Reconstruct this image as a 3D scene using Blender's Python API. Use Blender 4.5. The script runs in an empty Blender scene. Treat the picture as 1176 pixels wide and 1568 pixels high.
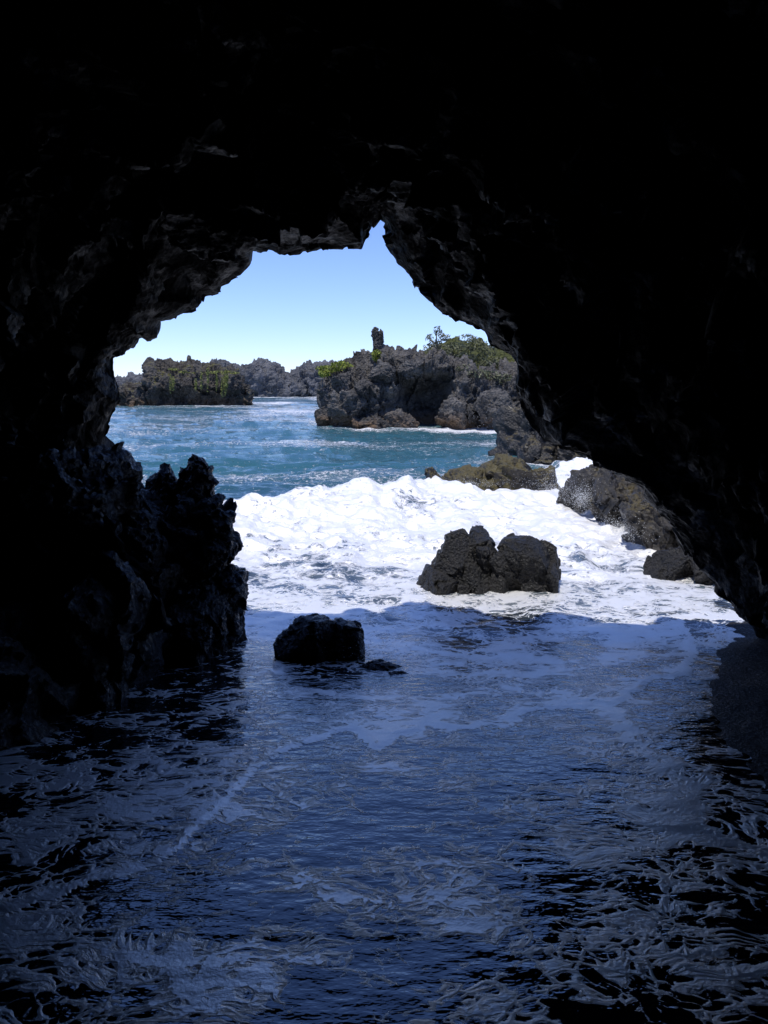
import bpy, bmesh, math, random
import numpy as np
from mathutils import Vector
random.seed(3); rng=np.random.default_rng(7)
scene=bpy.context.scene
# ------------------------------------------------------------------ numpy noise
def h3(ix,iy,iz,s):
    n=(ix.astype(np.int64)*374761393+iy.astype(np.int64)*668265263+iz.astype(np.int64)*2147483647+s*974634777)&0xffffffff
    n=((n^(n>>13))*1274126177)&0xffffffff
    n=((n^(n>>16))*2246822519)&0xffffffff
    n=n^(n>>15)
    return (n&0xffffff)/float(0xffffff)
def vn(p,s=0):
    f=np.floor(p); t=p-f; u=t*t*t*(t*(t*6-15)+10); i=f.astype(np.int64)
    r=0
    for a in (0,1):
        wa=u[:,0] if a else 1-u[:,0]
        for b in (0,1):
            wb=u[:,1] if b else 1-u[:,1]
            for c in (0,1):
                wc=u[:,2] if c else 1-u[:,2]
                r=r+wa*wb*wc*h3(i[:,0]+a,i[:,1]+b,i[:,2]+c,s)
    return r*2-1
def fbm(p,oct=4,s=0,g=.5):
    r=0;a=1;t=0
    for o in range(oct):
        r=r+a*vn(p*(2.03**o)+o*17.3,s+o); t+=a; a*=g
    return r/t
def ridged(p,oct=4,s=0):
    r=0;a=1;t=0
    for o in range(oct):
        r=r+a*(1-2*np.abs(vn(p*(2.03**o)+o*11.1,s+o))); t+=a; a*=.5
    return r/t
def blocks(p,s=0):
    # angular shards: every cell is a randomly tilted plane
    p=p+.22*np.stack([vn(p*1.3,s+5),vn(p*1.3,s+6),vn(p*1.3,s+7)],1)
    f=np.floor(p).astype(np.int64)
    F1=np.full(len(p),9.);F2=np.full(len(p),9.);ID=np.zeros(len(p));DV=np.zeros((len(p),3))
    for a in (-1,0,1):
        for b in (-1,0,1):
            for c in (-1,0,1):
                X=f[:,0]+a;Y=f[:,1]+b;Z=f[:,2]+c
                dx=X+h3(X,Y,Z,s+1)-p[:,0];dy=Y+h3(X,Y,Z,s+2)-p[:,1];dz=Z+h3(X,Y,Z,s+3)-p[:,2]
                d=np.sqrt(dx*dx+dy*dy+dz*dz)
                m=d<F1
                F2=np.where(m,F1,np.minimum(F2,d)); ID=np.where(m,h3(X,Y,Z,s+4),ID); F1=np.where(m,d,F1)
                DV[m,0]=dx[m];DV[m,1]=dy[m];DV[m,2]=dz[m]
    a1=ID*437.585%1*6.283;a2=ID*91.73%1*2-1;r=np.sqrt(1-a2*a2)
    pl=DV[:,0]*np.cos(a1)*r+DV[:,1]*np.sin(a1)*r+DV[:,2]*a2
    return .6*(ID-.5)+1.15*pl+.4*np.minimum(F2-F1,.22)
def sst(a,b,x):
    t=np.clip((x-a)/(b-a),0,1); return t*t*(3-2*t)
# ------------------------------------------------------------------ mesh helpers
def mk(name,V,F,mat=None,smooth=True,attrs=None,parent=None):
    me=bpy.data.meshes.new(name)
    V=np.asarray(V,dtype=np.float32);F=np.asarray(F,dtype=np.int32)
    n=F.shape[1]
    me.vertices.add(len(V));me.vertices.foreach_set('co',V.ravel())
    me.loops.add(F.size);me.loops.foreach_set('vertex_index',F.ravel())
    me.polygons.add(len(F));me.polygons.foreach_set('loop_start',np.arange(0,F.size,n,dtype=np.int32))
    me.polygons.foreach_set('loop_total',np.full(len(F),n,dtype=np.int32))
    me.update(calc_edges=True);me.validate()
    me.polygons.foreach_set('use_smooth',np.full(len(me.polygons),smooth))
    if attrs:
        for k,v in attrs.items():
            a=me.attributes.new(k,'FLOAT','POINT');a.data.foreach_set('value',v.astype(np.float32))
    ob=bpy.data.objects.new(name,me);scene.collection.objects.link(ob)
    if mat:me.materials.append(mat)
    if parent:ob.parent=parent
    return ob
def gridfaces(a,b):
    i=np.arange(a*b).reshape(a,b)
    return np.stack([i[:-1,:-1],i[1:,:-1],i[1:,1:],i[:-1,1:]],-1).reshape(-1,4)
_ico={}
def ico(sub):
    if sub not in _ico:
        bm=bmesh.new();bmesh.ops.create_icosphere(bm,subdivisions=sub,radius=1)
        bm.verts.ensure_lookup_table()
        _ico[sub]=(np.array([v.co[:] for v in bm.verts]),np.array([[v.index for v in f.verts] for f in bm.faces]));bm.free()
    return _ico[sub]
def lump(c,r,seed,sub=6,planes=12,amp=.12,rz=0,cut=.62,freq=2.2,box=1.):
    V,F=ico(sub);V=V.copy();g=np.random.default_rng(seed)
    if box<1: V=np.sign(V)*np.abs(V)**box
    for k in range(planes):
        n=g.normal(size=3);n/=np.linalg.norm(n);cc=g.uniform(cut,.92)
        d=np.maximum(0,V@n-cc);V=V-d[:,None]*n
    N=V/np.linalg.norm(V,axis=1)[:,None]
    rm=(r[0]*r[1]*r[2])**(1/3)
    W=V*np.array(r)
    q=W/rm*freq+seed*3.7
    d=amp*rm*(.8*fbm(q,5,seed,.5)+.9*blocks(q*.9,seed)+.28*blocks(q*2.3,seed+3)+.15*ridged(q*3.5,3,seed))
    W=W+N*d[:,None]
    a=rz;R=np.array([[math.cos(a),-math.sin(a),0],[math.sin(a),math.cos(a),0],[0,0,1]])
    return W@R.T+np.array(c),F
def join(parts):
    Vs=[];Fs=[];o=0
    for V,F in parts:
        Vs.append(V);Fs.append(F+o);o+=len(V)
    return np.concatenate(Vs),np.concatenate(Fs)
def tri(F):
    return np.concatenate([F[:,[0,1,2]],F[:,[0,2,3]]]) if F.shape[1]==4 else F
def crag(prof,yc,dep,amp,seed,freq,nx=240,na=120,hollow=None):
    xs=np.array([p[0] for p in prof],float);zs=np.array([p[1] for p in prof],float)
    x=np.linspace(xs[0],xs[-1],nx);H=np.interp(x,xs,zs)
    e=np.minimum(1,np.minimum(x-xs[0],xs[-1]-x)/(.12*(xs[-1]-xs[0])))
    D=dep*(.35+.65*np.sqrt(np.clip(e,0,1)))
    ph=np.linspace(-.12,math.pi+.12,na)
    cs=np.cos(ph);sn=np.sin(ph)
    cs=np.sign(cs)*np.abs(cs)**.7; sn=np.sign(sn)*np.abs(sn)**.8
    X=np.repeat(x[:,None],na,1);Y=yc-D[:,None]*cs[None];Z=H[:,None]*sn[None]
    Z=np.where(sn[None]<0,sn[None]*3.0,Z)
    P=np.stack([X,Y,Z],-1)
    gx=np.gradient(P,axis=0);ga=np.gradient(P,axis=1);N=np.cross(ga,gx);N/=np.linalg.norm(N,axis=-1)[...,None]+1e-9
    cen=np.stack([X,np.full_like(X,yc),Z*.3],-1); s=np.sign(np.sum(N*(P-cen),-1,keepdims=True));s[s==0]=1
    P=P.reshape(-1,3);N=(N*s).reshape(-1,3)
    q=P*freq+seed*5.1
    d=amp*(.9*fbm(q*.8,4,seed)+1.1*blocks(q,seed)+.6*blocks(q*2.3,seed+9)+.25*blocks(q*5,seed+19)+.2*ridged(q*3,3,seed))
    P=P+N*d[:,None]
    if hollow is not None:
        P=hollow(P)
    return P,tri(gridfaces(nx,na))
# ------------------------------------------------------------------ materials
def newmat(name):
    m=bpy.data.materials.new(name);m.use_nodes=True;nt=m.node_tree;nt.nodes.clear()
    out=nt.nodes.new('ShaderNodeOutputMaterial');b=nt.nodes.new('ShaderNodeBsdfPrincipled')
    nt.links.new(b.outputs[0],out.inputs[0]);return m,nt,b
class NB:
    def __init__(s,nt): s.nt=nt
    def n(s,t,**k):
        x=s.nt.nodes.new(t)
        for a,v in k.items():setattr(x,a,v)
        return x
    def put(s,sock,v):
        if isinstance(v,bpy.types.NodeSocket): s.nt.links.new(v,sock)
        else: sock.default_value=v
    def math(s,op,a,b=0,c=0,clamp=False):
        x=s.n('ShaderNodeMath',operation=op);x.use_clamp=clamp
        s.put(x.inputs[0],a);s.put(x.inputs[1],b);s.put(x.inputs[2],c);return x.outputs[0]
    def mr(s,v,a,b,c=0,d=1,smooth=False):
        x=s.n('ShaderNodeMapRange');x.clamp=True
        if smooth:x.interpolation_type='SMOOTHSTEP'
        s.put(x.inputs[0],v)
        for i,w in enumerate((a,b,c,d)):s.put(x.inputs[i+1],w)
        return x.outputs[0]
    def mix(s,f,a,b):
        x=s.n('ShaderNodeMix',data_type='RGBA');s.put(x.inputs[0],f);s.put(x.inputs[6],a);s.put(x.inputs[7],b);return x.outputs[2]
    def noise(s,vec,scale,detail=3,rough=.55,dist=0):
        x=s.n('ShaderNodeTexNoise');s.put(x.inputs['Vector'],vec);x.inputs['Scale'].default_value=scale
        x.inputs['Detail'].default_value=detail;x.inputs['Roughness'].default_value=rough;x.inputs['Distortion'].default_value=dist;return x.outputs[0]
    def vor(s,vec,scale,feat='F1',out='Distance'):
        x=s.n('ShaderNodeTexVoronoi',feature=feat);s.put(x.inputs['Vector'],vec);x.inputs['Scale'].default_value=scale;return x.outputs[out]
    def mapping(s,vec,sc,rot=(0,0,0)):
        x=s.n('ShaderNodeMapping');s.put(x.inputs[0],vec);x.inputs['Scale'].default_value=sc;x.inputs['Rotation'].default_value=rot;return x.outputs[0]
def rockmat(name,dark,light,rough=(.3,.7),scale=1.,bump=.05,moss=0,mosscol=(.06,.07,.015,1),tide=None,spec=.5,specmin=None):
    m,nt,b=newmat(name);N=NB(nt)
    g=N.n('ShaderNodeNewGeometry');pos=g.outputs['Position']
    sep=N.n('ShaderNodeSeparateXYZ');N.put(sep.inputs[0],pos)
    sn=N.n('ShaderNodeSeparateXYZ');N.put(sn.inputs[0],g.outputs['Normal'])
    n1=N.noise(pos,1.7*scale,3,.62);n2=N.noise(pos,9*scale,6,.68)
    v=N.vor(pos,14*scale)
    col=N.mix(N.mr(N.math('ADD',N.math('MULTIPLY',n1,.6),N.math('MULTIPLY',n2,.4)),.38,.62),dark,light)
    if moss>0:
        mm=N.math('ADD',N.math('ADD',N.math('MULTIPLY',n1,.7),N.math('MULTIPLY',n2,.3)),N.math('MULTIPLY',sn.outputs[2],.25))
        mk_=N.mr(mm,1-moss*.5,1-moss*.5+.12)
        col=N.mix(mk_,col,N.mix(n2,mosscol,(mosscol[0]*1.9,mosscol[1]*1.6,mosscol[2]*1.5,1)))
    if tide:
        t=N.math('MULTIPLY',N.mr(sep.outputs[2],tide*.5,tide*1.3,1,0),N.mr(n1,.4,.55))
        col=N.mix(t,col,(.17,.11,.065,1))
    N.put(b.inputs['Base Color'],col)
    N.put(b.inputs['Roughness'],N.mr(n2,.35,.65,rough[0],rough[1]))
    b.inputs['Specular IOR Level'].default_value=spec
    if specmin is not None: N.put(b.inputs['Specular IOR Level'],N.mr(n1,.5,.62,specmin,spec))
    hgt=N.math('ADD',N.math('MULTIPLY',n2,1.3),N.math('MULTIPLY',v,.6))
    bp=N.n('ShaderNodeBump');bp.inputs['Strength'].default_value=1;bp.inputs['Distance'].default_value=bump
    N.put(bp.inputs['Height'],hgt);N.put(b.inputs['Normal'],bp.outputs[0])
    return m
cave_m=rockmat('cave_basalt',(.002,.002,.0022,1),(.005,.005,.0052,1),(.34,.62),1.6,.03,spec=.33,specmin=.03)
wet_m=rockmat('wet_lava',(.005,.005,.006,1),(.02,.018,.017,1),(.14,.42),1.8,.045,spec=.6)
bould_m=rockmat('wet_basalt',(.007,.007,.007,1),(.028,.026,.025,1),(.3,.6),2.2,.035,spec=.4)
shore_m=rockmat('shore_boulder',(.012,.011,.010,1),(.05,.042,.034,1),(.25,.6),1.,.05,moss=.66,mosscol=(.05,.042,.012,1))
mossy_m=rockmat('mossy_boulder',(.018,.015,.012,1),(.06,.05,.036,1),(.3,.7),1.,.05,moss=.96,mosscol=(.055,.048,.013,1))
crag_m=rockmat('lava_crag',(.035,.034,.034,1),(.19,.175,.16,1),(.6,.9),.5,.22,moss=.25,tide=.8,spec=.3)
isle_m=rockmat('island_lava',(.03,.027,.026,1),(.14,.125,.11,1),(.6,.9),.25,.4,moss=.60,mosscol=(.08,.085,.022,1),tide=.8,spec=.3)
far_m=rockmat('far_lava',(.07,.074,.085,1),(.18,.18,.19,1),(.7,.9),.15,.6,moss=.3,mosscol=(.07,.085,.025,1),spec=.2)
# ------------------------------------------------------------------ sea cave
O=np.array([(-1.25,-1.2),(-1.29,-.4),(-1.34,.1),(-1.62,.6),(-1.9,1.1),(-2.49,1.52),(-2.66,1.8),(-2.72,2.02),(-2.62,2.25),(-2.56,2.36),(-2.60,2.5),(-2.63,2.76),
(-2.52,2.80),(-2.42,2.95),(-2.28,2.99),(-2.26,3.15),(-2.1,3.2),(-1.87,3.27),(-1.8,3.42),(-1.64,3.44),(-1.6,3.5),(-1.36,3.6),(-1.31,3.66),(-1.27,3.81),(-1.1,3.8),(-.96,3.76),(-.78,3.81),(-.57,3.87),(-.4,3.83),(-.21,3.81),(-.17,4.0),(-.08,4.14),
(-.01,4.25),(.05,4.07),(.06,3.85),(.2,3.62),(.3,3.47),(.45,3.4),(.47,3.28),(.66,3.15),(.95,3.0),(1.0,2.88),(1.2,2.78),(1.28,2.69),(1.27,2.5),(1.33,2.36),(1.45,2.1),(1.62,1.93),(2.03,1.75),(2.25,1.68),(2.51,1.51),(2.75,1.27),(2.93,1.04),(3.08,.75),(3.28,.47),(3.65,.06),(3.97,-.3),(4.3,-1.2)])
seg=np.r_[0,np.cumsum(np.linalg.norm(np.diff(O,axis=0),axis=1))]
NT=700;t=np.linspace(0,seg[-1],NT);M=np.stack([np.interp(t,seg,O[:,0]),np.interp(t,seg,O[:,1])],1)
T0=np.array([(-2.9,-1.2),(-3.1,0),(-3.35,1.5),(-3.2,2.8),(-2.5,3.9),(-1.2,4.6),(.2,4.95),(1.6,4.7),(2.9,3.9),(3.8,2.6),(4.15,1.2),(4.2,0),(4.4,-1.2)])
s2=np.array([0,.12,.24,.34,.43,.52,.60,.68,.75,.82,.88,.94,1.])
tt=t/t[-1];T=np.stack([np.interp(tt,s2,T0[:,0]),np.interp(tt,s2,T0[:,1])],1)
def smooth1(A,n):
    A=A.copy();k=np.ones(2*n+1)/(2*n+1)
    for a in (0,1):
        A[:,a]=np.convolve(np.r_[np.full(n,A[0,a]),A[:,a],np.full(n,A[-1,a])],k,'valid')
    return A
T=smooth1(T,30);Ms=smooth1(M,20)
outd=Ms-np.array([.3,1.6]);outd/=np.linalg.norm(outd,axis=1)[:,None]
rings=[];amps=[]
for (y,o) in [(-10,7.5),(-5,7.3),(0,6.6),(3,5.2),(4.8,3.8),(5.9,2.8),(6.5,2.1),(7.0,1.5),(7.35,1.05),(7.6,.75),(7.8,.5),(7.95,.32),(8.03,.18),(8.04,.08)]:
    B=M if o<.5 else Ms
    rings.append(np.stack([B[:,0]+outd[:,0]*o,np.full(NT,y),B[:,1]+outd[:,1]*o],1));amps.append(min(.6,.05+o*.3))
for y in np.r_[np.linspace(8,3,220),np.linspace(2.8,-6.5,30)]:
    w=float(sst(0,1,np.array((8-y)/4.2)));w2=float(sst(0,1,np.array((8-y)/.9)))
    B=M*(1-w2)+Ms*w2;P=B*(1-w)+T*w+outd*.10*w2
    rings.append(np.stack([P[:,0],np.full(NT,y),P[:,1]],1));amps.append(.03+.30*float(sst(0,1,np.array((8-y)/1.4))))
c=np.array([.4,-7.5,1.2])
for s_ in (.7,.35,.0):
    rings.append(rings[-1]*s_+c*(1-s_));amps.append(.1)
P=np.stack(rings,0);A=np.array(amps)[:,None]*np.ones(NT)[None]
# the lip of the mouth wanders in and out
lipw=fbm(np.stack([t*1.1,t*0,t*0],1),4,91)*.5
P[...,1]+=lipw[None,:]*sst(5.5,7.8,P[...,1])
g0=np.gradient(P,axis=0);g1=np.gradient(P,axis=1);Nn=np.cross(g0,g1);Nn/=np.linalg.norm(Nn,axis=-1)[...,None]+1e-9
ref=np.zeros_like(P);ref[...,0]=outd[None,:,0];ref[...,2]=outd[None,:,1]
sg=np.sign(np.sum(Nn*ref,-1,keepdims=True));sg[sg==0]=1;Nn=Nn*sg
Pf=P.reshape(-1,3);Nf=Nn.reshape(-1,3);Af=A.ravel();tl=np.tile(t,len(rings))
right=sst(0.0,1.0,Pf[:,0])
strata=ridged(np.stack([tl*.35,Pf[:,1]*1.8+Pf[:,2]*.5,np.zeros(len(tl))],1),3,31)
d=.4+ .8*fbm(Pf*.8,3,3)+1.4*blocks(Pf*.9,5)+.65*blocks(Pf*2.3,8)+.14*blocks(Pf*6,15)+.9*right*strata
Pf=Pf+Nf*(d*Af)[:,None]
Pf=Pf+np.stack([blocks(Pf*5,51),0*Af,blocks(Pf*5,58)],1)*.03
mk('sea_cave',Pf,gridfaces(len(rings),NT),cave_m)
roof=[((-.25,7.0,4.45),(.42,.4,.3),1),((.05,6.6,4.6),(.5,.4,.22),2),((-.9,7.2,4.25),(.5,.45,.26),3),((-1.6,7.1,3.9),(.45,.5,.25),4),((1.25,6.8,4.0),(.45,.5,.2),6)]
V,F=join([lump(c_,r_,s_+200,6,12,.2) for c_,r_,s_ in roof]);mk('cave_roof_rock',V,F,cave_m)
L=[((-1.86,7.95,1.42),(.20,.22,.36),1),((-2.2,8.0,1.36),(.17,.2,.33),2),((-1.80,7.8,1.02),(.40,.5,.40),3),((-1.57,7.75,.95),(.17,.25,.2),4),
((-1.75,7.5,.22),(.42,.55,.42),5),((-2.3,7.6,.75),(.6,.7,.72),6),((-2.35,6.6,.35),(.62,.9,.75),7),((-2.7,7.2,1.4),(.45,.8,.7),8),((-1.62,7.75,.5),(.32,.4,.35),9),((-2.75,5.7,.2),(.55,.9,.6),10)]
V,F=join([lump(c_,r_,s_+20,7 if s_<7 else 6,9,.18,freq=2.3) for c_,r_,s_ in L]);mk('lava_outcrop',V,F,wet_m)
# ------------------------------------------------------------------ boulders
def rocks(name,lst,mat,sub=6,amp=.16,planes=14,cut=.52,box=1.):
    V,F=join([lump(c_,r_,s_,sub,planes,amp,rz=s_*.7%3 if len(z)==0 else z[0],cut=cut,box=box,freq=1.8) for c_,r_,s_,*z in lst]);return mk(name,V,F,mat)
rocks('basalt_boulder',[((1.0,9.9,.1),(.48,.45,.62),61,.3),((1.2,9.95,.3),(.22,.35,.57),62,0),((1.74,10.0,.12),(.64,.5,.56),63,.1),((.66,9.8,-.05),(.44,.4,.42),64,0),((1.4,9.9,-.05),(.5,.4,.45),65,0)],bould_m,7,.11)
rocks('basalt_boulder',[((-.66,7.3,.06),(.31,.26,.33),71,.05),((-.36,7.3,.06),(.17,.2,.28),72,.1)],wet_m,7,.11,planes=5,cut=.85,box=.5)
rocks('flat_slab_rock',[((-.06,6.85,.06),(.25,.18,.075),75,0),((.12,6.65,.06),(.13,.1,.07),76,0)],wet_m,6,.1)
rocks('mossy_boulder',[((2.85,18.0,.4),(.75,.7,.72),81,0),((1.9,18.0,.2),(.85,.6,.45),82,0),((1.1,17.8,.3),(.28,.4,.4),83,0),((3.5,18.3,.2),(.5,.5,.5),84,0)],mossy_m,6,.16)
rocks('shore_boulder',[((4.35,15.2,.55),(.7,.8,.8),91),((4.0,14.0,.35),(.55,.6,.65),92),((4.6,13.2,.6),(.7,.7,.85),93),((4.1,12.3,.3),(.5,.5,.62),94),((4.9,12.2,.5),(.7,.6,.8),95),
 ((4.45,11.5,.15),(.45,.4,.45),96),((5.4,16,1.0),(.9,1,1.0),97),((3.85,15.9,.2),(.5,.4,.5),98),((5.4,14,.8),(.9,1,1.2),99),((5.0,11.2,.3),(.6,.6,.5),100)],shore_m,6,.20)
rocks('basalt_boulder',[((3.75,10.5,.05),(.36,.3,.32),111),((4.2,10.4,.1),(.4,.35,.4),112)],bould_m,6,.12)
rocks('shore_crag',[((5.3,28.2,.6),(1.4,1.4,2.2),121),((6.6,28.5,.6),(1.2,1.4,1.7),122),((5.2,27.2,.0),(.9,.8,.9),123),((6.6,27,.1),(.9,.8,1.0),124),((7.8,26.5,.2),(1.1,1,1.2),125),((8.6,25,.2),(1.2,1.3,1.5),126)],shore_m,6,.2)
def hol(P):
    w=sst(0.6,1.5,P[:,0])*(1-sst(3.6,4.4,P[:,0]))*(1-sst(1.6,3.0,P[:,2]-.25*(P[:,0]-1)))*(P[:,1]<50)
    P=P.copy();P[:,1]+=w*2.8;return P
prof=[(-3.9,0),(-3.75,1.6),(-3.6,2.9),(-3.0,3.1),(-2.2,3.7),(-1.2,4.0),(-.5,4.2),(.3,4.4),(1.1,4.6),(2.2,4.35),(3.2,4.3),(4.2,3.9),(5.5,3.4),(7,3.3),(9,4.0),(12,5),(14,4),(15,0)]
parts=[crag(prof,51,4.2,.55,4,.75,480,190,hol)]
for c_,r_,s_ in [((3.9,46.8,.7),(1.1,.9,1.2),1),((5.0,47,.8),(.8,.8,.9),2),((-.8,46.6,.15),(1.8,.8,.5),3),((1.0,46.5,.3),(1.,.6,.8),4),((-2.2,47,1),(1.2,1,1.5),5),((-2.4,47.4,2.6),(.8,.8,.7),6),((6.4,46,1.),(1.2,1.2,1.5),8),((0,47.3,3),(.9,.8,.8),9),((1.6,47.6,3.6),(1,.8,.7),10),((-1.2,47,2),(.9,.8,.8),11)]:
    parts.append(lump(c_,r_,s_+140,6,14,.2,cut=.5))
V,F=join(parts);mk('lava_crag',V,F,crag_m)
V,F=join([lump((-.42,49.0,4.7),(.30,.34,.7),151,6,10,.2),lump((-.52,49,5.5),(.22,.26,.62),152,6,10,.25),lump((-.22,49,5.4),(.2,.2,.5),153,6,10,.25),lump((-.3,49,4.2),(.55,.5,.5),154,6,10,.2)]);mk('rock_pillar',V,F,crag_m)
prof=[(1.5,0),(2,4.3),(3,4.7),(4,5.4),(5.2,5.6),(6.5,5.2),(8,4.6),(11,5),(15,6),(22,7),(24,0)]
V,F=crag(prof,58,5,.4,9,.5,260,120);mk('green_hill',V,F,rockmat('hill_earth',(.05,.055,.03,1),(.12,.13,.07,1),(.8,.95),.4,.3,moss=1.2,mosscol=(.07,.085,.03,1),spec=.2))
prof=[(-33,0),(-32.6,1.8),(-31.5,2.4),(-29.8,2.3),(-29.2,3.2),(-28.6,4.9),(-26.5,5.1),(-24,5.0),(-22,4.8),(-20.5,4.2),(-19,3.9),(-18,3.4),(-17.3,2.2),(-17.0,0)]
def under(P):
    P=P.copy();w=(1-sst(.6,2.6,P[:,2]))*(P[:,1]<99)*sst(-29,-27,P[:,0]);P[:,1]+=w*1.5;return P
V,F=crag(prof,101,5,.7,14,.5,460,150,under);mk('lava_island',V,F,isle_m)
prof=[(-66,0),(-64,3),(-58,3.4),(-53,4.2),(-48,3.6),(-45,5),(-41,6.6),(-36,7.4),(-32,6.6),(-29,7.3),(-25,6.4),(-22.5,5.2),(-20,5.6),(-17,6.6),(-12,7.1),(-8,7.4),(-4,8.0),(0,8.5),(8,9),(20,10),(40,12),(42,0)]
V,F=crag(prof,182,9,1.2,19,.26,560,120);mk('rocky_headland',V,F,far_m)
# ------------------------------------------------------------------ vegetation
def leafmat(name,a,b):
    m,nt,bs=newmat(name);N=NB(nt)
    g=N.n('ShaderNodeNewGeometry');col=N.mix(g.outputs['Random Per Island'],a,b);N.put(bs.inputs['Base Color'],col)
    bs.inputs['Roughness'].default_value=.6;bs.inputs['Specular IOR Level'].default_value=.25;return m
leaf_m=leafmat('foliage',(.07,.08,.04,1),(.21,.21,.12,1))
dry_m=leafmat('dry_foliage',(.12,.13,.08,1),(.28,.27,.18,1))
grass_m=leafmat('grass',(.12,.15,.02,1),(.28,.31,.05,1))
vine_m=leafmat('vine',(.12,.13,.03,1),(.28,.29,.08,1))
def leaves(pts,size,g,up=.3):
    n=len(pts);a=g.normal(size=(n,3));a/=np.linalg.norm(a,axis=1)[:,None];b=g.normal(size=(n,3));b[:,2]+=up
    b-=a*np.sum(a*b,1)[:,None];b/=np.linalg.norm(b,axis=1)[:,None]
    s=size*g.uniform(.5,1.3,(n,1))
    V=np.stack([pts-b*s,pts+a*s*.35,pts+b*s,pts-a*s*.35],1).reshape(-1,3)
    return V,np.arange(4*n).reshape(n,4)
def bush(name,clumps,size,n,seed,mat,up=.3):
    g=np.random.default_rng(seed);pts=[]
    for c_,r_ in clumps:
        k=int(n*r_[0]*r_[2]);q=g.normal(size=(k,3));q/=np.linalg.norm(q,axis=1)[:,None];q*=g.uniform(.3,1.05,(k,1))**.5
        q*=(1+.35*fbm(q*2.2+seed,3,seed))[:,None];pts.append(q*np.array(r_)+np.array(c_))
    V,F=leaves(np.concatenate(pts),size,g,up);return mk(name,V,F,mat,False)
g=np.random.default_rng(5)
cl=[((x,52.4+g.uniform(-1,1.0),z+g.uniform(-.3,.1)),(g.uniform(.4,.9),.7,g.uniform(.25,.45))) for x,z in [(4.0,4.9),(4.6,5.2),(5.3,5.4),(6.0,5.0),(5.2,4.9),(6.0,4.5),(6.9,4.7),(7.6,4.4),(4.2,4.6),(7.2,4.0),(6.5,3.9),(7.7,3.8),(8.5,4.6),(9.4,5.0),(7.0,3.7),(8.3,3.8),(5.2,4.3),(4.4,4.2)]]+[((x,47.6+g.uniform(-.5,.6),z),(.7,.5,.3)) for x,z in [(5.6,3.2),(6.4,3.1),(7.1,2.9),(6.9,2.4),(5.0,3.5)]]
bush('coastal_shrub',cl,.11,900,6,leaf_m)
def limb(a,b,r0,r1,n=8):
    a=np.array(a);b=np.array(b);d=b-a;d/=np.linalg.norm(d);u=np.cross(d,[0.3,1,0.1]);u/=np.linalg.norm(u);w=np.cross(d,u);V=[]
    for P_,r in ((a,r0),((a+b)/2+u*.06,(r0+r1)/2),(b,r1)):
        for i in range(n):
            an=2*math.pi*i/n;V.append(P_+r*(math.cos(an)*u+math.sin(an)*w))
    F=[[k*n+i,k*n+(i+1)%n,(k+1)*n+(i+1)%n,(k+1)*n+i] for k in (0,1) for i in range(n)];return np.array(V),np.array(F)
bark_m=rockmat('bark',(.06,.05,.04,1),(.16,.13,.1,1),(.8,.9),3,.02)
te=bpy.data.objects.new('windswept_tree',None);scene.collection.objects.link(te)
lb=[((3.5,52,4.3),(3.4,52,5.3),.1,.06),((3.4,52,5.1),(2.9,52,5.7),.05,.02),((3.4,52,5.2),(3.5,52.1,6.2),.05,.02),((3.45,52,5.0),(4.0,51.9,5.7),.05,.02)]
V,F=join([limb(*l) for l in lb]);mk('trunk',V,F,bark_m,parent=te)
o=bush('crown',[((2.9,52,5.6),(.3,.4,.2)),((3.45,52,6.0),(.28,.4,.35)),((3.9,52,5.6),(.4,.4,.25)),((3.3,52,5.2),(.5,.4,.3)),((3.1,52,4.9),(.6,.4,.3))],.12,750,8,dry_m,.9);o.parent=te
bush('grass_tuft',[((-3.3,48.6,3.5),(.8,.8,.2)),((-2.6,48.8,3.75),(.6,.8,.2)),((-.4,48.2,4.3),(.35,.4,.35)),((-3.6,48.2,3.2),(.35,.5,.2))],.11,2600,9,grass_m,1.2)
g=np.random.default_rng(12)
cl=[((x,97.0+g.uniform(0,1.5),4.4+g.uniform(-.5,.1)),(g.uniform(.5,1.3),.6,.13)) for x in np.linspace(-25.5,-18.5,7)]+[((x,95.0+g.uniform(-.3,.2),2.8+g.uniform(-.5,.5)),(.12,.3,g.uniform(.7,1.4))) for x in np.r_[g.uniform(-22.5,-18.3,10),-25.2,-24.9]]
bush('hanging_vine',cl,.15,700,10,vine_m,1.)
# ------------------------------------------------------------------ beach slope: the ground rises gently towards the back of the cave
SL=.08
def rise(y): return SL*np.maximum(0,8-np.maximum(y,-1))
nx,ny=200,220
X,Y=np.meshgrid(np.linspace(1.0,5.2,nx),np.linspace(-7,10,ny),indexing='ij')
def shore(y): return np.interp(y,[-8,2,3.4,4.3,5.3,6.1,7.1,8.2,9.5],[1.9,1.9,2.0,2.05,2.25,2.5,3.0,3.5,4.2])
Z=(X-shore(Y))*.14+rise(Y);q=np.stack([X.ravel(),Y.ravel(),0*X.ravel()],1)
Zr=Z.ravel()+.03*fbm(q*1.5,4,3)+.012*fbm(q*9,3,4)
sand_m,nt,b=newmat('black_sand');N=NB(nt);ge=N.n('ShaderNodeNewGeometry').outputs['Position']
n1=N.noise(ge,120,2,.7);n3=N.noise(ge,45,2,.8)
N.put(b.inputs['Base Color'],N.mix(n1,(.004,.004,.005,1),(.02,.019,.019,1)));N.put(b.inputs['Roughness'],N.mr(n3,.5,.66,.75,.3));b.inputs['Specular IOR Level'].default_value=.3
bp=N.n('ShaderNodeBump');bp.inputs['Distance'].default_value=.02;N.put(bp.inputs['Height'],N.math('ADD',n3,N.noise(ge,25,3)));N.put(b.inputs['Normal'],bp.outputs[0])
mk('black_sand_beach',np.stack([q[:,0],q[:,1],Zr],1),gridfaces(nx,ny),sand_m)
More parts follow.
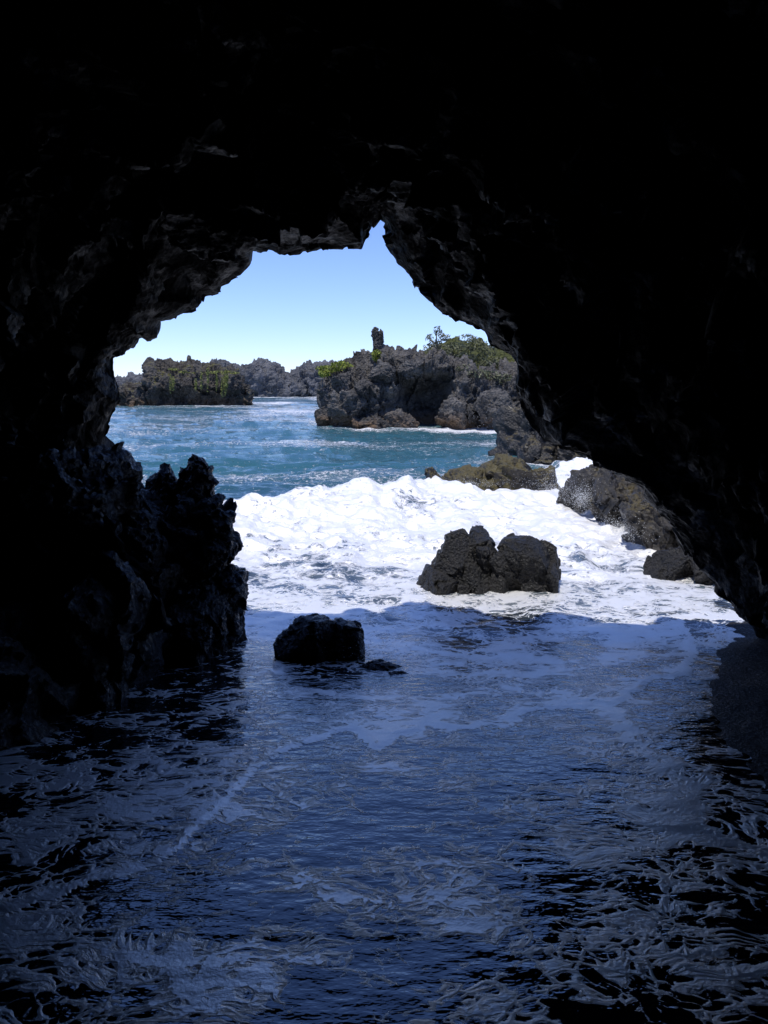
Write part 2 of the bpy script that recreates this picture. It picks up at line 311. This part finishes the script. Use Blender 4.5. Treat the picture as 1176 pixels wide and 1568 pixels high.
# ------------------------------------------------------------------ sea
yr=np.r_[np.linspace(-9,1.7,30),1.75*np.power(26/1.75,np.linspace(0,1,700)),26*np.power(6000/26,np.linspace(0.003,1,340))]
NU=560;u=np.linspace(-1,1,NU)
Yg=np.repeat(yr[:,None],NU,1);half=np.maximum(4.5,3.0+np.maximum(yr,0)*.8);Xg=u[None]*half[:,None]+.3
X0=Xg.ravel();Y0=Yg.ravel()
# plan coordinates of the swash pattern (stretched along the slope)
yy=np.maximum(Y0,.3);kf=np.where(Y0<8,2.5/(2.5-8*SL+SL*yy),1.);x=X0*kf;y=np.where(Y0<.3,Y0,yy*kf)
q=np.stack([x,y,np.zeros_like(x)],1)
lumpy=fbm(q*1.7,4,61);lump2=fbm(q*.8,2,59)
yc=np.interp(x,[-12,-5,-2.7,-1.7,-.5,.9,2.2,3.2,4.5,7],[12.5,13.6,14.4,15.3,16.6,17.3,17.0,18.5,21,24])+.6*fbm(q*np.array([.9,.2,1]),3,60)
Hc=.48*(1-.5*sst(1.0,3,x))*(1+.35*fbm(q*np.array([.8,.2,1]),2,68))
bank=np.where(y>yc,np.exp(-((y-yc)/.8)**2),.25+.75*sst(-4,0,y-yc))*sst(8.5,12.,y)*Hc
churn=sst(9.5,12,y)*(1-sst(0,2,y-yc))
z=bank*(1+.5*lumpy+.35*lump2)+churn*(.10*ridged(q*1.3,4,77)+.10*fbm(q*4,3,78))
open_=sst(14,22,y)
fade=1-sst(250,600,y)
z+=open_*fade*(.22*fbm(q*np.array([.22,.5,1]),3,62)+.13*ridged(q*np.array([.7,1.5,1]),3,63))
inner=1-sst(10,14,y)
z+=inner*(.006*fbm(q*np.array([1.6,2.6,1]),3,64)+.0035*ridged(q*np.array([2.2,4.5,1]),3,65)+.001*fbm(q*np.array([9,14,1]),3,66))
z+=sst(6.2,9,y)*inner*.05*fbm(q*2.2,4,67)
ye=np.interp(x,[-2.6,-2,-1.2,-.9,-.7,-.22,-.04,.32,.53,.92,1.25,1.78,2.29,2.62,2.87,3.2],[3.6,3.7,4.1,5.0,5.45,5.75,5.57,5.92,5.83,5.92,6.22,6.22,6.8,6.85,7.4,8.5])+.14*fbm(q*2.5,3,70)+.06*fbm(q*9,2,71)
e=y-ye
z+=inner*.008*sst(0,.1,e)*np.exp(-np.maximum(e,0)/.5)
big=fbm(q*np.array([1.0,1.5,1]),3,72);mid=fbm(q*np.array([2.6,4.0,1]),4,73)
blue=np.exp(-(((x-.25)/.9)**2+((y-4.8)/.8)**2))
near=.30+.32*big+.42*mid-.14*blue-.02*(1-sst(2.8,4.2,y))*sst(.9,1.7,np.abs(x-.1))+.12*np.exp(-(((x+1.3)/.8)**2+((y-4.6)/1.)**2))
f2=.33+.28*big+.46*mid+.60*np.exp(-np.maximum(e,0)/.17)+.16*sst(6.8,8.4,y)
tongue=np.exp(-(((x-2.0)/.8)**2+((y-8.0)/1.1)**2));f2-=.10*tongue
foam=np.where(e<0,near,f2)
xa=np.interp(y,[3.5,4.3,4.5,5.0,5.3,5.7,6.05],[2.6,2.05,1.7,1.9,1.86,1.8,1.7]);foam+=.50*np.exp(-((x-xa)/.12)**2)*(y<6.3)*(y>4)*(e<.05)
# curved bands left by earlier run-ups
for (cx_,cy_,r_,wd) in [(.9,8.2,1.25,.10),(.2,7.4,1.0,.07),(1.6,9.2,1.9,.09)]:
    rr=np.hypot((x-cx_)*.8,y-cy_)+.22*mid+.1*big;foam+=.30*np.exp(-((rr-r_)/wd)**2)*(e>0)*(y<cy_)
bk=sst(9.6,12.6,y+1.2*mid)*(1-sst(-.2,.15,y-yc+.35*mid))
win=np.exp(-(((x-.55)/.6)**2+((y-15.4)/.7)**2))
thin=np.exp(-(((x-3.1)/.9)**2+((y-12)/1.6)**2))
foam=foam*(1-bk)+bk*(.86+.3*mid+.25*lumpy-.35*win-.22*thin)
foam=np.where(y>yc+.3+.3*mid,0,foam)
sea=sst(0,1.2,y-yc)*open_
caps=ridged(q*np.array([.06,.16,1]),4,80)*.5+fbm(q*np.array([.5,1.1,1]),3,81)*.35
foam+=sea*np.clip(.02+.54*caps,0,.44)
sn_=.85+.6*fbm(q*.9,3,82)
for cx_,cy_,rx,ry,a in [(4.0,45.5,3.8,1.6,.7),(6.4,45.5,1.4,2.8,.9),(-1.5,45.6,2.2,.6,.35),(5.2,26.3,2.5,1.2,.45),(6.2,23,2.2,2.0,.7),(-3,53,2.5,6,.4),(-9,75,5,12,.35),
(-15,110,3,9,.6),(-9,150,5,14,.6),(-22,165,10,6,.5),(-24,95,9,.8,.35),(3.6,17.3,1.3,1.4,.5),(3.3,13.4,1.2,2,.3),(2.2,17.2,1.8,.8,.4),(-3,33,2,1.5,.25),(3,34,4,1.5,.22),(1.3,9.3,1.3,.25,.3),(-.5,7.0,.6,.15,.3)]:
    foam+=a*np.exp(-(((x-cx_)/rx)**2+((y-cy_)/ry)**2))*sn_
foam=np.clip(foam,0,1.6)
sm,nt,b=newmat('sea_water');N=NB(nt)
pos=N.n('ShaderNodeNewGeometry').outputs['Position'];sep=N.n('ShaderNodeSeparateXYZ');N.put(sep.inputs[0],pos)
fa=N.n('ShaderNodeAttribute',attribute_name='foam').outputs['Fac']
wn=N.n('ShaderNodeTexNoise');N.put(wn.inputs['Vector'],pos);wn.inputs['Scale'].default_value=2.2;wn.inputs['Detail'].default_value=3
wp=N.n('ShaderNodeVectorMath',operation='MULTIPLY_ADD');N.put(wp.inputs[0],wn.outputs['Color']);wp.inputs[1].default_value=(.55,.4,0);N.put(wp.inputs[2],pos)
w=wp.outputs[0]
wm=N.mapping(w,(1,1.5,1),(0,0,.25))
lace=N.mr(N.vor(wm,5,'DISTANCE_TO_EDGE'),0,.26,1,0);lace2=N.mr(N.vor(wm,15,'DISTANCE_TO_EDGE'),0,.3,1,0)
fn=N.noise(wm,4.5,8,.7,.1);fn2=N.noise(pos,40,3,.7)
pat=N.math('ADD',N.math('ADD',N.math('MULTIPLY',lace,.30),N.math('MULTIPLY',lace2,.28)),N.math('ADD',N.math('MULTIPLY',fn,1.45),N.math('MULTIPLY',fn2,.25)))
tot=N.math('ADD',pat,fa)
mask=N.mr(tot,1.46,1.53)
thick=N.mr(tot,1.48,1.74)
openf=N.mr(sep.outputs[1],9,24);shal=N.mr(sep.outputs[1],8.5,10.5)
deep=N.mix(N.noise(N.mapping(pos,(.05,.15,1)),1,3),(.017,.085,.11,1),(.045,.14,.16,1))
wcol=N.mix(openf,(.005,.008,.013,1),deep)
turb=N.math('MULTIPLY',N.mr(fa,.1,.6),N.mr(sep.outputs[1],7.6,9.3))
wcol=N.mix(N.math('MULTIPLY',turb,.75),wcol,(.24,.29,.32,1))
fcol=N.mix(thick,N.mix(fn2,(.50,.52,.53,1),(.74,.75,.75,1)),(.93,.93,.93,1))
N.put(b.inputs['Base Color'],N.mix(mask,wcol,fcol))
N.put(b.inputs['Roughness'],N.mr(mask,0,1,.035,.36))
N.put(b.inputs['IOR'],N.mr(mask,0,1,1.5,3.1))
N.put(b.inputs['Specular Tint'],N.mix(mask,(.68,.85,1,1),(1,.96,.9,1)))
N.put(b.inputs['Specular IOR Level'],N.mix(openf,N.mr(mask,0,1,.95,1.),(.35,.35,.35,1)))
rip=N.math('ADD',N.noise(N.mapping(pos,(1,1.9,1)),8,3,.5),N.math('MULTIPLY',N.noise(N.mapping(pos,(1,1.5,1),(0,0,.5)),30,2,.5),.10))
ripo=N.math('MULTIPLY',N.noise(N.mapping(pos,(.6,1.1,1)),1.6,6,.68),6)
rs=N.math('MULTIPLY',N.mr(openf,0,1,.27,.3),N.mr(mask,0,1,1,.4))
hh=N.math('ADD',N.math('MULTIPLY',rip,rs),N.math('MULTIPLY',ripo,openf))
fb=N.mr(shal,0,1,.10,.5)
hh=N.math('ADD',hh,N.math('MULTIPLY',mask,N.math('ADD',N.math('MULTIPLY',fn2,fb),N.math('MULTIPLY',thick,N.mr(shal,0,1,.24,.6)))))
bp=N.n('ShaderNodeBump');bp.inputs['Strength'].default_value=1;bp.inputs['Distance'].default_value=.035;N.put(bp.inputs['Height'],hh);N.put(b.inputs['Normal'],bp.outputs[0])
mk('sea',np.stack([X0,Y0,z+rise(Y0)],1),gridfaces(len(yr),NU)[:,::-1],sm,True,{'foam':foam})
# ------------------------------------------------------------------ spray
g=np.random.default_rng(33);pts=[]
for c_,s_,n in [((3.5,14.2,.5),(.2,.3,.2),1800),((3.65,12.4,.3),(.22,.4,.10),1300),((3.3,15.6,.5),(.35,.3,.16),1200),((3.9,17.5,.6),(.3,.3,.15),600),((1.6,17.2,.4),(.7,.25,.06),1000),((6.2,45.6,.7),(.5,.4,.4),600),((-.1,7.0,.15),(.25,.2,.05),150)]:
    k=g.uniform(0,1,(n,1));pts.append(g.normal(size=(n,3))*np.array(s_)*(.3+.9*k)+np.array(c_)*np.array([1,1,1]))
pts=np.concatenate(pts);pts=pts[pts[:,2]>.02]
T4=np.array([(1,1,1),(1,-1,-1),(-1,1,-1),(-1,-1,1)])*.5;sz=g.uniform(.003,.008,(len(pts),1,1))*np.where(pts[:,1]>30,3,1)[:,None,None]
V=(pts[:,None]+T4[None]*sz).reshape(-1,3);b4=np.arange(len(pts))[:,None,None]*4
F=(b4+np.array([[0,1,2],[0,3,1],[0,2,3],[1,3,2]])[None]).reshape(-1,3)
spm,nt,b=newmat('spray');N=NB(nt);N.put(b.inputs['Base Color'],N.mix(N.noise(N.n('ShaderNodeNewGeometry').outputs['Position'],5),(.7,.73,.75,1),(.82,.83,.84,1)));b.inputs['Roughness'].default_value=.4
mk('sea_spray',V,F,spm,False)
# ------------------------------------------------------------------ light, sky, camera
el,az=math.radians(77),math.radians(205)
w=bpy.data.worlds.new('World');scene.world=w;w.use_nodes=True;nt=w.node_tree
sky=nt.nodes.new('ShaderNodeTexSky');sky.sky_type='NISHITA';sky.sun_disc=False;sky.sun_elevation=el;sky.sun_rotation=az
sky.air_density=.8;sky.dust_density=.05;sky.ozone_density=2.
mx=nt.nodes.new('ShaderNodeMix');mx.data_type='RGBA';mx.blend_type='MULTIPLY';mx.inputs[0].default_value=1;mx.inputs[7].default_value=(.90,.98,1.38,1)
bg=nt.nodes['Background'];nt.links.new(sky.outputs[0],mx.inputs[6]);nt.links.new(mx.outputs[2],bg.inputs[0]);bg.inputs[1].default_value=.15
sl=bpy.data.lights.new('sun','SUN');sl.energy=3.8;sl.angle=math.radians(.6);sl.color=(1,.97,.92)
so=bpy.data.objects.new('sun',sl);scene.collection.objects.link(so)
dv=Vector((math.sin(az)*math.cos(el),math.cos(az)*math.cos(el),math.sin(el)))
so.rotation_euler=dv.to_track_quat('Z','Y').to_euler()
cam=bpy.data.cameras.new('camera');co=bpy.data.objects.new('camera',cam);scene.collection.objects.link(co);scene.camera=co
co.location=(0,0,2.5);co.rotation_euler=(math.radians(90),0,0)
cam.sensor_fit='VERTICAL';cam.sensor_height=24;cam.lens=18.84;cam.shift_y=-.1237;cam.clip_start=.05;cam.clip_end=20000
scene.view_settings.view_transform='Standard';scene.view_settings.look='None';scene.view_settings.exposure=0
